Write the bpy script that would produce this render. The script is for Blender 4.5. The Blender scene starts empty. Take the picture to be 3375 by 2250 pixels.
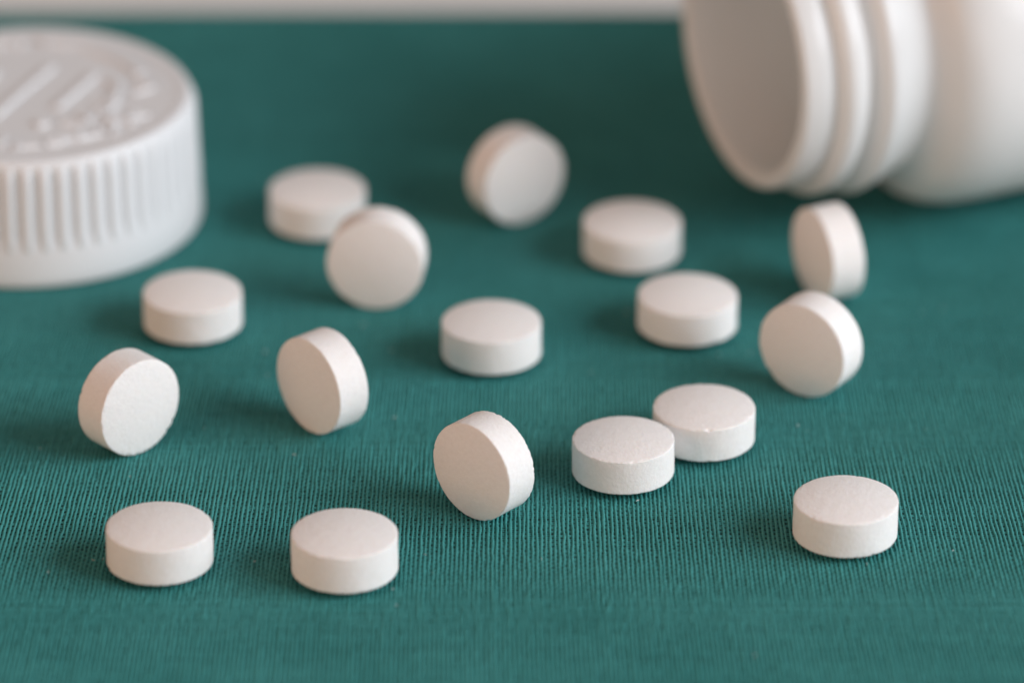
import bpy, bmesh, math, random
import numpy as np
from mathutils import Vector, noise

MM = 0.001
R = math.radians
scene = bpy.context.scene
col = scene.collection

# ------------------------------------------------------------------ camera
PITCH = R(26.7)
DIST = 591.716 * MM
cam = bpy.data.cameras.new('camera')
cam.sensor_width = 36.0
cam.lens = 36.0 * 20000 / 3375
cam.clip_start = 0.01
cam.clip_end = 20.0
cam_o = bpy.data.objects.new('camera', cam)
col.objects.link(cam_o)
cam_o.location = (0, -DIST * math.cos(PITCH), DIST * math.sin(PITCH))
cam_o.rotation_euler = (math.pi / 2 - PITCH, 0, 0)
cam.dof.use_dof = True
cam.dof.focus_distance = 559.5 * MM
cam.dof.aperture_fstop = 12.2
scene.camera = cam_o
scene.cycles.use_denoising = True
scene.cycles.denoising_prefilter = 'ACCURATE'

# ------------------------------------------------------------------ light
world = bpy.data.worlds.new('World')
scene.world = world
world.use_nodes = True
bg = world.node_tree.nodes['Background']
bg.inputs[0].default_value = (1.0, 0.81, 0.71, 1)      # warm light of the room
bg.inputs[1].default_value = 0.26

def area(name, loc, target, sx, sy, power, color):
    l = bpy.data.lights.new(name, 'AREA')
    l.shape = 'RECTANGLE'; l.size = sx; l.size_y = sy
    l.energy = power; l.color = color
    o = bpy.data.objects.new(name, l)
    col.objects.link(o)
    o.location = loc
    o.rotation_euler = (Vector(target) - Vector(loc)).to_track_quat('-Z', 'Y').to_euler()
    return o
area('window_light', (0.69, -0.23, 0.38), (0, 0, 0), 0.64, 0.40, 7.4, (0.90, 0.95, 1.0))
area('warm_room_lamp', (-0.78, -0.62, 0.27), (0, 0, 0.01), 0.6, 0.4, 2.5, (1.0, 0.50, 0.24))
area('front_fill_light', (0.08, -0.98, 0.16), (0, 0, 0.01), 1.0, 0.24, 0.9, (0.95, 0.96, 1.0))  # weak fill added in front to lift the bottle interior and forward faces

vs = scene.view_settings
vs.view_transform = 'Standard'; vs.look = 'None'; vs.exposure = 0.0; vs.gamma = 1.0
vs.use_curve_mapping = False

# ------------------------------------------------------------------ helpers
def tag(o, label=None, cat=None, group=None, kind=None):
    if label: o['label'] = label
    if cat: o['category'] = cat
    if group: o['group'] = group
    if kind: o['kind'] = kind
    return o

def obj(name, me, mat=None, parent=None, loc=None, rot=None, smooth=True):
    o = bpy.data.objects.new(name, me)
    col.objects.link(o)
    if mat is not None and not me.materials:
        me.materials.append(mat)
    if parent is not None: o.parent = parent
    if loc is not None: o.location = loc
    if rot is not None: o.rotation_euler = rot
    if smooth:
        me.polygons.foreach_set('use_smooth', [True] * len(me.polygons))
    return o

def empty(name, loc=(0, 0, 0), rot=(0, 0, 0)):
    o = bpy.data.objects.new(name, None)
    o.empty_display_size = 0.005
    col.objects.link(o)
    o.location = loc; o.rotation_euler = rot
    return o

def mesh(name, v, f):
    me = bpy.data.meshes.new(name)
    me.from_pydata(v, [], f)
    me.update()
    return me

def lathe(name, prof, seg=128, closed=False):
    """revolve (r, z) points in mm about z; points with r == 0 become poles"""
    v, f, rings = [], [], []
    for r, z in prof:
        if r <= 1e-6:
            rings.append([len(v)]); v.append((0, 0, z * MM))
        else:
            base = len(v)
            for k in range(seg):
                a = 2 * math.pi * k / seg
                v.append((r * math.cos(a) * MM, r * math.sin(a) * MM, z * MM))
            rings.append(list(range(base, base + seg)))
    n = len(rings)
    for i in range(n if closed else n - 1):
        A, B = rings[i], rings[(i + 1) % n]
        for k in range(seg):
            k2 = (k + 1) % seg
            if len(A) == 1 and len(B) == 1: continue
            if len(A) == 1: f.append((A[0], B[k2], B[k]))
            elif len(B) == 1: f.append((A[k], A[k2], B[0]))
            else: f.append((A[k], A[k2], B[k2], B[k]))
    me = mesh(name, v, f)
    bm = bmesh.new(); bm.from_mesh(me)
    bmesh.ops.recalc_face_normals(bm, faces=bm.faces[:])
    bm.to_mesh(me); bm.free()
    return me

def new_mat(name):
    m = bpy.data.materials.new(name)
    m.use_nodes = True
    nt = m.node_tree
    return m, nt, nt.nodes['Principled BSDF'], nt.nodes['Material Output']

def node(nt, kind, **kw):
    n = nt.nodes.new(kind)
    for k, v in kw.items():
        if isinstance(k, str) and hasattr(n, k): setattr(n, k, v)
        else: n.inputs[k].default_value = v
    return n

def noise_tex(nt, scale, detail=4, rough=0.55, coord=None):
    n = nt.nodes.new('ShaderNodeTexNoise')
    n.inputs['Scale'].default_value = scale
    n.inputs['Detail'].default_value = detail
    n.inputs['Roughness'].default_value = rough
    if coord is None:
        tc = nt.nodes.new('ShaderNodeTexCoord'); coord = tc.outputs['Object']
    nt.links.new(coord, n.inputs['Vector'])
    return n

def ramp(nt, src, stops):
    r = nt.nodes.new('ShaderNodeValToRGB')
    while len(r.color_ramp.elements) < len(stops): r.color_ramp.elements.new(0.5)
    for e, (p, c) in zip(r.color_ramp.elements, stops):
        e.position = p; e.color = (*c, 1)
    nt.links.new(src, r.inputs[0])
    return r

# ------------------------------------------------------------------ materials
def make_pill_mat():
    m, nt, b, out = new_mat('pill_chalk')
    n1 = noise_tex(nt, 2400, 6, 0.75)
    c = ramp(nt, n1.outputs[0], [(0.3, (0.845, 0.805, 0.785)), (0.7, (0.91, 0.878, 0.862))])
    nt.links.new(c.outputs[0], b.inputs['Base Color'])
    b.inputs['Roughness'].default_value = 0.72
    b.inputs['Specular IOR Level'].default_value = 0.25
    b.inputs['Subsurface Weight'].default_value = 0.15
    b.inputs['Subsurface Radius'].default_value = (1.0, 0.75, 0.55)
    b.inputs['Subsurface Scale'].default_value = 0.5 * MM
    n2 = noise_tex(nt, 3500, 5, 0.65)
    n3 = noise_tex(nt, 900, 3)
    mx = nt.nodes.new('ShaderNodeMath'); mx.operation = 'MULTIPLY_ADD'
    nt.links.new(n3.outputs[0], mx.inputs[0]); mx.inputs[1].default_value = 1.2
    nt.links.new(n2.outputs[0], mx.inputs[2])
    bp = nt.nodes.new('ShaderNodeBump')
    bp.inputs['Strength'].default_value = 0.6
    bp.inputs['Distance'].default_value = 0.07 * MM
    nt.links.new(mx.outputs[0], bp.inputs['Height'])
    nt.links.new(bp.outputs[0], b.inputs['Normal'])
    return m

def make_plastic(name, colr, rough, transl, warm):
    m, nt, b, out = new_mat(name)
    n1 = noise_tex(nt, 60, 3)
    c = ramp(nt, n1.outputs[0], [(0.3, tuple(x * 0.97 for x in colr)), (0.7, colr)])
    nt.links.new(c.outputs[0], b.inputs['Base Color'])
    b.inputs['Roughness'].default_value = rough
    b.inputs['Specular IOR Level'].default_value = 0.4
    n2 = noise_tex(nt, 700, 3)
    bp = nt.nodes.new('ShaderNodeBump')
    bp.inputs['Strength'].default_value = 0.15; bp.inputs['Distance'].default_value = 0.05 * MM
    nt.links.new(n2.outputs[0], bp.inputs['Height'])
    nt.links.new(bp.outputs[0], b.inputs['Normal'])
    if transl > 0:
        t = nt.nodes.new('ShaderNodeBsdfTranslucent')
        t.inputs[0].default_value = (*warm, 1)
        mix = nt.nodes.new('ShaderNodeMixShader'); mix.inputs[0].default_value = transl
        nt.links.new(b.outputs[0], mix.inputs[1]); nt.links.new(t.outputs[0], mix.inputs[2])
        nt.links.new(mix.outputs[0], out.inputs[0])
    return m

def make_thread_mat():
    m, nt, b, out = new_mat('green_thread')
    n1 = noise_tex(nt, 48, 5, 0.65)
    n2 = noise_tex(nt, 2600, 3)
    mx = nt.nodes.new('ShaderNodeMix'); mx.data_type = 'FLOAT'
    mx.inputs[0].default_value = 0.5
    nt.links.new(n1.outputs[0], mx.inputs[2]); nt.links.new(n2.outputs[0], mx.inputs[3])
    c = ramp(nt, mx.outputs[0], [(0.30, (0.031, 0.210, 0.200)), (0.70, (0.078, 0.350, 0.342))])
    nt.links.new(c.outputs[0], b.inputs['Base Color'])
    b.inputs['Roughness'].default_value = 0.62
    b.inputs['Specular IOR Level'].default_value = 0.22
    bp = nt.nodes.new('ShaderNodeBump')
    bp.inputs['Strength'].default_value = 0.5; bp.inputs['Distance'].default_value = 0.03 * MM
    n3 = noise_tex(nt, 9000, 3)
    nt.links.new(n3.outputs[0], bp.inputs['Height'])
    nt.links.new(bp.outputs[0], b.inputs['Normal'])
    return m

def make_plain(name, a, bcol, rough, scale):
    m, nt, b, out = new_mat(name)
    n1 = noise_tex(nt, scale, 5)
    c = ramp(nt, n1.outputs[0], [(0.3, a), (0.7, bcol)])
    nt.links.new(c.outputs[0], b.inputs['Base Color'])
    b.inputs['Roughness'].default_value = rough
    return m

M_PILL = make_pill_mat()
M_CAP = make_plastic('white_cap_plastic', (0.88, 0.89, 0.91), 0.38, 0.10, (0.88, 0.86, 0.84))
M_BOTTLE = make_plastic('white_bottle_plastic', (0.925, 0.935, 0.95), 0.24, 0.38, (0.97, 0.92, 0.86))
M_THREAD = make_thread_mat()
M_BACKING = make_plain('dark_green_backing', (0.003, 0.024, 0.022), (0.006, 0.036, 0.033), 0.9, 300)
M_TABLE = make_plain('pale_table', (0.82, 0.82, 0.82), (0.87, 0.87, 0.87), 0.55, 12)
M_LINT = make_plain('lint', (0.6, 0.66, 0.64), (0.8, 0.82, 0.8), 0.8, 500)

# ------------------------------------------------------------------ setting
bm = bmesh.new()
TH = 9.0
def slab(bm, x0, x1, y0, y1, z0, z1):
    vs_ = [bm.verts.new((x * MM, y * MM, z * MM)) for z in (z0, z1) for y in (y0, y1) for x in (x0, x1)]
    for q in ((0, 2, 3, 1), (4, 5, 7, 6), (0, 1, 5, 4), (2, 6, 7, 3), (0, 4, 6, 2), (1, 3, 7, 5)):
        bm.faces.new([vs_[i] for i in q])
slab(bm, -600, 600, -350, 450, -TH - 25, -TH)
me = bpy.data.meshes.new('table_top'); bm.to_mesh(me); bm.free()
tag(obj('table_top', me, M_TABLE, smooth=False), 'pale table top showing beyond the back edge of the green cloth', 'table', kind='structure')

BX, BY0, BY1 = 65.0, -74.0, 81.4
bm = bmesh.new()
slab(bm, -BX, BX, BY0, BY1, -TH + 0.02, -0.27)
bmesh.ops.bevel(bm, geom=[e for e in bm.edges], offset=0.8 * MM, segments=3, affect='EDGES')
me = bpy.data.meshes.new('cloth_surface'); bm.to_mesh(me); bm.free()
cloth = tag(obj('cloth_surface', me, M_BACKING), 'green woven cloth surface that the pills, cap and bottle lie on', 'cloth', kind='structure')

# woven threads: plain weave, every thread a real strand; one joined part
rng = np.random.default_rng(7)
PX, PY = 0.392, 0.402
FAN = 0.0014
def smooth_rows(nrow, ncol, step, amp):
    k = ncol // step + 3
    g = rng.normal(0, amp, (nrow, k))
    t = np.arange(ncol) / step
    i = t.astype(int); fr = t - i; fr = fr * fr * (3 - 2 * fr)
    return g[:, i] * (1 - fr) + g[:, i + 1] * fr
V, Q, off = [], [], 0
def strips(P):
    """P: (threads, rows, around, 3) -> quads"""
    global off
    n, r, a, _ = P.shape
    idx = off + np.arange(n * r * a).reshape(n, r, a)
    q = np.stack([idx[:, :-1, :-1], idx[:, :-1, 1:], idx[:, 1:, 1:], idx[:, 1:, :-1]], -1).reshape(-1, 4)
    V.append(P.reshape(-1, 3)); Q.append(q); off += n * r * a
NI = int(2 * (BX - 1.2) / PX * 1.02)
NJ = int((BY1 - BY0 - 1.4) / PY)
ii = np.arange(NI) - NI // 2
jj = np.arange(NJ)
x0 = ii * PX + rng.normal(0, 0.010, NI)
y0 = BY0 + 0.7 + jj * PY + rng.normal(0, 0.02, NJ)
rw = np.clip(rng.normal(0.125, 0.009, NI), 0.09, 0.165)
rf = np.clip(rng.normal(0.088, 0.010, NJ), 0.06, 0.115)
wob_w = smooth_rows(NI, 2 * NJ, 7, 0.026)
thk_w = 1 + smooth_rows(NI, 2 * NJ, 5, 0.15)
wob_f = smooth_rows(NJ, 2 * NI, 9, 0.024)
thk_f = 1 + smooth_rows(NJ, 2 * NI, 7, 0.14)
big_x = smooth_rows(1, 2 * NJ, 130, 0.10)[0]
big_y = smooth_rows(1, 2 * NI, 130, 0.22)[0]
AMP, ZC = 0.042, -0.19
jsplit = int((-8 - BY0) / PY)
def warp(jr0, jr1, na):
    rows = np.arange(jr0 * 2, jr1 * 2)
    y = np.interp(rows / 2.0, jj, y0)
    ph = ii[:, None] + rows[None, :] / 2.0
    z = ZC + AMP * np.cos(np.pi * ph)
    x = (x0[:, None] + wob_w[:, rows]) * (1 - FAN * (y[None, :] + 10)) + big_x[rows][None, :]
    x = np.clip(x, -BX + .6, BX - .6)
    rr = rw[:, None] * thk_w[:, rows]
    ang = np.linspace(math.pi * 1.06, -math.pi * 0.06, na)
    P = np.empty((NI, len(rows), na, 3))
    P[..., 0] = x[..., None] + rr[..., None] * np.cos(ang)
    P[..., 1] = y[None, :, None]
    P[..., 2] = z[..., None] + rr[..., None] * np.sin(ang)
    strips(P)
def weft(j0, j1, na, step):
    cols = np.arange(0, 2 * NI, step)
    xx = np.interp(cols / 2.0, np.arange(NI), x0)
    J = np.arange(j0, j1)
    yb = y0[J][:, None] + wob_f[J][:, cols]
    x = np.clip(xx[None, :] * (1 - FAN * (yb + 10)), -BX + .6, BX - .6)
    y = yb + big_y[cols][None, :] * 0.6
    y = np.clip(y, BY0 + .5, BY1 - .45)
    ph = (cols / 2.0 - NI // 2)[None, :] + J[:, None]
    z = ZC - 0.048 - AMP * np.cos(np.pi * ph)
    rr = rf[J][:, None] * thk_f[J][:, cols]
    ang = np.linspace(-math.pi * 0.06, math.pi * 1.06, na)
    P = np.empty((len(J), len(cols), na, 3))
    P[..., 0] = x[..., None]
    P[..., 1] = y[..., None] + rr[..., None] * np.cos(ang)
    P[..., 2] = z[..., None] + rr[..., None] * np.sin(ang)
    P[..., 1] = y[..., None] - rr[..., None] * np.cos(ang) * -1
    strips(P)
warp(0, jsplit, 5)
warp(jsplit - 1, NJ, 3)
weft(0, jsplit, 4, 1)
weft(jsplit, NJ, 3, 1)
V = np.concatenate(V) * MM; Q = np.concatenate(Q)
me = bpy.data.meshes.new('woven_threads')
me.vertices.add(len(V)); me.vertices.foreach_set('co', V.astype(np.float32).ravel())
me.loops.add(Q.size); me.loops.foreach_set('vertex_index', Q.astype(np.int32).ravel())
me.polygons.add(len(Q))
me.polygons.foreach_set('loop_start', np.arange(0, Q.size, 4, dtype=np.int32))
me.polygons.foreach_set('use_smooth', np.ones(len(Q), dtype=bool))
me.update(calc_edges=True)
me.materials.append(M_THREAD)
wo = bpy.data.objects.new('woven_threads', me); col.objects.link(wo); wo.parent = cloth
wo['kind'] = 'stuff'

# ------------------------------------------------------------------ bottle cap
CAP = (-49.05, 29.02); CR, CH = 17.0, 13.41
cap = tag(empty('bottle_cap', (CAP[0] * MM, CAP[1] * MM, 0), (0, 0, R(4))),
          'ribbed white plastic screw cap with embossed top at the left edge', 'cap')
prof = [(0, CH - 0.10), (4, CH - 0.10), (9, CH - 0.10), (14.8, CH - 0.10), (15.3, CH - 0.09), (15.6, CH - 0.03), (15.9, CH), (16.3, CH - 0.01),
        (16.5, CH - 0.08), (16.7, CH - 0.3), (16.76, CH - 0.7), (16.8, CH - 2), (16.9, 8), (17.0, 5.6), (17.12, 4.8), (17.28, 4.2),
        (17.4, 3.5), (17.55, 1.2), (17.55, 0.35), (17.45, 0.1), (17.2, 0.0), (16.5, 0.0), (16.2, 0.2), (16.0, 4), (15.8, CH - 2.0), (15.0, CH - 1.6), (0, CH - 1.6)]
obj('shell', lathe('cap_shell', prof, 192), M_CAP, cap)
# ribs
v, f = [], []
NS, NZ = 6, 9
zs = [3.5, 4.0, 4.8, 6.0, 7.6, 9.2, 10.8, 12.2, 12.8]
for iz, z in enumerate(zs):
    t = iz / (NZ - 1)
    base_r = 17.0 - 0.3 * (z - 3) / 10
    hgt = 0.45 * min(1, 0.25 + 6 * min(t, 1 - t))
    for k in range(NS + 1):
        u = -1 + 2 * k / NS
        rr = base_r - 0.15 + (hgt + 0.15) * math.sqrt(max(0, 1 - u * u * u * u))
        v.append((rr * MM, u * 0.62 * MM, z * MM))
for iz in range(NZ - 1):
    for k in range(NS):
        a = iz * (NS + 1) + k
        f.append((a, a + 1, a + NS + 2, a + NS + 1))
rib = mesh('rib', v, f)
NR = 60
for k in range(NR):
    obj('rib', rib, M_CAP, cap, rot=(0, 0, 2 * math.pi * k / NR))
# embossed marks: worn relief strokes, one mesh per mark
def stroke_mesh(name, pts, w, h):
    """raised bar along a polyline, rounded section"""
    v, f = [], []
    sec = [(-w / 2, 0), (-w / 2 * 0.85, h * 0.75), (-w / 2 * 0.55, h), (w / 2 * 0.55, h), (w / 2 * 0.85, h * 0.75), (w / 2, 0)]
    n = len(pts)
    for i, p in enumerate(pts):
        a = Vector(pts[max(0, i - 1)]); b = Vector(pts[min(n - 1, i + 1)])
        d = (b - a).normalized(); nn = Vector((-d.y, d.x))
        for s, z in sec:
            v.append(((p[0] + nn.x * s) * MM, (p[1] + nn.y * s) * MM, z * MM))
    m_ = len(sec)
    for i in range(n - 1):
        for k in range(m_ - 1):
            a = i * m_ + k
            f.append((a, a + m_, a + m_ + 1, a + 1))
    f.append(tuple(range(m_))); f.append(tuple(range((n - 1) * m_, n * m_))[::-1])
    return mesh(name, v, f)
ZT = (0, 0, (CH - 0.13) * MM)
EH = 0.34
def arc(r, a0, a1, n=14):
    return [(r * math.cos(R(a0 + (a1 - a0) * i / n)), r * math.sin(R(a0 + (a1 - a0) * i / n))) for i in range(n + 1)]
ca, sa = math.cos(R(-4)), math.sin(R(-4))
def rot2(p): return (p[0] * ca - p[1] * sa, p[0] * sa + p[1] * ca)
marks = [
    ('embossed_bar', [(-2.9, -6.0), (-0.4, 0.4), (2.2, 6.4)], 1.0),
    ('embossed_bar', [(3.3, -3.6), (5.0, 0.4), (6.8, 4.6)], 1.0),
    ('embossed_bar', [(-7.6, -6.8), (-5.6, -1.0), (-3.4, 5.2)], 1.0),
    ('embossed_arrow', arc(12.2, 62, 22), 1.2),
    ('embossed_bar', [(11.2, 3.4), (12.6, 1.2), (10.8, 0.2)], 0.9),
    ('embossed_bar', [(1.6, -7.6), (2.6, -7.0)], 1.5),
    ('embossed_bar', [(8.8, -6.7), (9.7, -6.0)], 1.7),
]
for nm, pts, w in marks:
    obj(nm, stroke_mesh(nm, [rot2(p) for p in pts], w, EH), M_CAP, cap, loc=ZT, smooth=False)
rnd = random.Random(5)
ring = [(12.4, a) for a in range(-158, -28, 8)] + [(9.0, a) for a in range(-60, 20, 12)] + [(12.6, a) for a in range(66, 150, 9)]
for rr, a in ring:
    for s in range(2):
        da = rnd.uniform(-2.3, 2.3); dr = rnd.uniform(-0.6, 0.6); th = rnd.choice([0, 45, 90, 90, 135]) + a
        cx_, cy_ = (rr + dr) * math.cos(R(a + da)), (rr + dr) * math.sin(R(a + da))
        L = rnd.uniform(0.7, 1.1)
        p = [(cx_ - L * math.cos(R(th)), cy_ - L * math.sin(R(th))), (cx_ + L * math.cos(R(th)), cy_ + L * math.sin(R(th)))]
        obj('embossed_mark', stroke_mesh('embossed_mark', p, 0.55, EH - 0.03 * s), M_CAP, cap, loc=ZT, smooth=False)

# ------------------------------------------------------------------ bottle
RB = 19.0
PHI = 24.7
bottle = empty('pill_bottle', (23.05 * MM, 26.59 * MM, RB * MM), (R(90), 0, R(90 + PHI)))
tag(bottle, 'open white plastic pill bottle lying on its side at the upper right', 'bottle')
# local z runs from the mouth into the bottle, after this rotation
outer = [(12.4, 0.35), (12.6, 0.1), (12.95, 0.0), (13.5, 0.0), (13.85, 0.12), (14.0, 0.45), (14.1, 2.0), (14.1, 2.9), (13.75, 3.15), (13.8, 6.0), (13.9, 7.4), (14.2, 7.8), (15.2, 8.15), (15.8, 8.5), (15.95, 8.95), (15.85, 9.5), (15.5, 10.4), (15.1, 11.6), (14.75, 12.6),
         (14.5, 13.3), (14.5, 13.8), (14.9, 14.3), (15.8, 14.85), (17.0, 15.5),
         (17.9, 16.5), (18.5, 17.8), (18.85, 19.4), (19.0, 21.5), (19.0, 30), (19.0, 45), (19.0, 60), (19.0, 69), (18.8, 70.8), (18.0, 72.2), (16.5, 73), (0, 72.4)]
inner = [(0, 71.2), (15.5, 71.6), (17.0, 70.8), (17.7, 69), (17.8, 60), (17.8, 40), (17.8, 21.5), (17.6, 19.4), (17.1, 18), (16.2, 16.8), (14.6, 15.8),
         (13.2, 15.0), (12.5, 14.0), (12.3, 12.5), (12.3, 6.0), (12.3, 1.0)]
me = lathe('bottle_shell', outer + inner, 160, closed=True)
obj('shell', me, M_BOTTLE, bottle)
# helical thread
v, f = [], []
n = 260; TURNS = 1.15; A0 = R(-100); S0 = 4.0; PITCHT = 0.7
sec = [(-0.85, -0.4), (-0.7, 0.55), (-0.35, 1.15), (0.2, 1.4), (1.0, 1.3), (1.7, 0.95), (2.3, 0.35), (2.6, -0.4)]
for i in range(n + 1):
    t = i / n
    a = A0 + TURNS * 2 * math.pi * t
    s = S0 + PITCHT * TURNS * t
    tp = min(1.0, min(t, 1 - t) / 0.03)
    for ds, dr in sec:
        r_ = 14.05 + (dr if dr < 0 else dr * tp)
        v.append((r_ * math.cos(a) * MM, r_ * math.sin(a) * MM, (s + ds * (0.5 + 0.5 * tp)) * MM))
k_ = len(sec)
for i in range(n):
    for k in range(k_ - 1):
        a = i * k_ + k
        f.append((a, a + 1, a + k_ + 1, a + k_))
me = mesh('screw_thread', v, f)
bm = bmesh.new(); bm.from_mesh(me); bmesh.ops.recalc_face_normals(bm, faces=bm.faces[:]); bm.to_mesh(me); bm.free()
obj('screw_thread', me, M_BOTTLE, bottle)

# ------------------------------------------------------------------ pills
def pill_mesh(D, h, dome, seed, seg=168):
    r0 = D / 2
    bv = 0.085
    prof = []
    Rs = (r0 - bv) ** 2 / (2 * dome) + dome / 2
    top = h / 2
    def dz(r): return math.sqrt(max(0, Rs * Rs - r * r)) - (Rs - dome)
    rs = [0] + [(r0 - bv) * x for x in (0.12, 0.25, 0.4, 0.55, 0.68, 0.78, 0.86, 0.91, 0.945, 0.97, 0.985, 1.0)]
    for r in rs: prof.append((r, top + dz(r)))
    prof += [(r0 - bv * 0.6, top - 0.012), (r0 - bv * 0.25, top - 0.04), (r0, top - 0.10)]
    side = [0.2, 0.33, 0.5, 0.8, 1.15]
    prof += [(r0, top - s) for s in side] + [(r0, 0)]
    prof += [(r, -z) for r, z in prof[-2::-1]]
    me = lathe('pill', prof, seg)
    sv = Vector((seed * 13.7, seed * 7.1, seed * 3.3))
    co = np.empty(len(me.vertices) * 3, dtype=np.float32); me.vertices.foreach_get('co', co)
    co = co.reshape(-1, 3).astype(float) / MM
    for i, c in enumerate(co):
        r = math.hypot(c[0], c[1])
        e = math.hypot(r - r0, abs(c[2]) - top)            # distance to the rim corner
        w = math.exp(-(e / 0.16) ** 2)
        p = Vector(c)
        if w > 0.01:
            n1 = noise.noise(p * 2.6 + sv); n2 = noise.noise(p * 7.0 + sv * 2)
            big = noise.noise(p * 1.1 + sv * 3)
            chip = max(0.0, n1 * 0.7 + n2 * 0.6 + big * 0.6 - 0.30) * 0.26
            d_in = w * (chip + 0.045 * n2)
            if r > 1e-6:
                k = 1 - d_in / r
                c[0] *= k; c[1] *= k
            c[2] -= math.copysign(w * (chip * 0.75 + 0.04 * n2), c[2])
        lo = noise.noise(p * 0.55 + sv) * 0.03
        if r > 1e-6 and e > 0.0:
            c[0] *= 1 + lo / r0; c[1] *= 1 + lo / r0
        c[2] += noise.noise(p * 0.9 - sv) * 0.012
    me.vertices.foreach_set('co', (co * MM).astype(np.float32).ravel())
    me.update()
    return me

GROUP = 'white pills scattered on the green cloth'
DOME = 0.60
flats = [  # x, y, diameter, band height, label
    (-31.96, -45.00, 9.68, 3.50, 'flat white pill in the front row, closest to the lower left corner'),
    (-15.14, -46.51, 9.68, 3.62, 'flat white pill in the front row, second from the left, lowest in the picture'),
    (30.49, -39.88, 9.58, 3.50, 'flat white pill standing alone at the lower right'),
    (-19.70, 26.67, 9.74, 3.42, 'flat blurred white pill half hidden behind an upright pill, right of the cap'),
    (12.00, 19.24, 9.84, 3.38, 'flat blurred white pill farthest back, left of the bottle mouth'),
    (17.12, 2.77, 9.74, 3.32, 'flat white pill just in front of the farthest flat pill, right of centre'),
    (-31.22, 3.21, 9.66, 3.40, 'flat white pill just in front of the ribbed cap'),
    (-2.0, -3.39, 9.64, 3.48, 'flat white pill lying alone in the middle of the cloth'),
    (10.36, -27.77, 9.52, 3.38, 'flat sharp white pill, the front one of a touching pair'),
    (18.07, -21.17, 9.62, 3.34, 'flat white pill, the rear one of a touching pair'),
]
rnd = random.Random(11)
for i, (x, y, D, h, lab) in enumerate(flats):
    o = obj('pill', pill_mesh(D, h, DOME, i + 1), M_PILL, loc=(x * MM, (y - 0.30) * MM, (DOME + h / 2 - 0.015) * MM),
            rot=(R(rnd.uniform(-0.5, 0.5)), R(rnd.uniform(-0.5, 0.5)), rnd.uniform(0, 6.28)))
    tag(o, lab, 'pill', GROUP)
uprights = [  # x, y, yaw, diameter, label
    (-13.30, 8.85, 6.0, 9.55, 'white pill on edge facing forward, overlapping the flat pill behind it'),
    (0.35, 28.16, -33.0, 9.55, 'blurred white pill on edge, the farthest back of the upright ones'),
    (31.20, 10.30, 66.5, 9.40, 'white pill on edge turned almost sideways, nearest below the bottle'),
    (28.60, -10.05, 34.5, 9.55, 'white pill on edge in front of the sideways pill below the bottle'),
    (-17.93, -17.72, 49.3, 9.55, 'white pill on edge with a shaded face, left of the middle flat pill'),
    (-36.00, -22.05, -43.5, 9.55, 'white pill on edge at far left with its face brightly lit'),
    (-2.60, -34.86, 42.0, 9.55, 'sharp white pill on edge in front, beside the touching pair'),
]
for i, (x, y, yaw, D, lab) in enumerate(uprights):
    o = obj('pill', pill_mesh(D, 3.45, 0.42, i + 21), M_PILL, loc=(x * MM, y * MM, (D / 2 - 0.02) * MM),
            rot=(R(90), rnd.uniform(0, 6.28) * 0, R(-yaw)))
    tag(o, lab, 'pill', GROUP)

# ------------------------------------------------------------------ lint
rnd = random.Random(3)
v, f = [], []
spots = [(x, y) for x, y, *_ in flats] + [(x, y) for x, y, *_ in uprights]
for k in range(64):
    x, y = rnd.uniform(-45, 45), rnd.uniform(-64, 40)
    if k > 33:
        p = rnd.choice(spots); t = rnd.uniform(0, 6.28); q = 5.2 + abs(rnd.gauss(0, 2.5))
        x, y = p[0] + q * math.cos(t), p[1] + q * math.sin(t)
    L = rnd.choice([0.08, 0.1, 0.14, 0.2, 0.35]) ; w = rnd.uniform(0.03, 0.065); a = rnd.uniform(0, math.pi)
    nseg = 1 if L < 0.3 else 5
    cur = rnd.uniform(-0.6, 0.6)
    pts = []
    px, py = x, y
    for s in range(nseg + 1):
        pts.append((px, py)); px += L / nseg * math.cos(a); py += L / nseg * math.sin(a); a += cur
    b0 = len(v)
    for p in pts:
        for q in range(4):
            t = math.pi / 2 * q + 0.4
            v.append(((p[0] + w * math.cos(t) * math.sin(a)) * MM, (p[1] - w * math.cos(t) * math.cos(a)) * MM, (0.03 + w * math.sin(t)) * MM))
    for s in range(nseg):
        for q in range(4):
            f.append((b0 + s * 4 + q, b0 + s * 4 + (q + 1) % 4, b0 + s * 4 + 4 + (q + 1) % 4, b0 + s * 4 + 4 + q))
    f.append(tuple(b0 + q for q in range(4))); f.append(tuple(b0 + nseg * 4 + q for q in range(4)))
tag(obj('lint', mesh('lint', v, f), M_LINT), 'tiny pale specks of lint and dust on the green cloth', 'lint', kind='stuff')
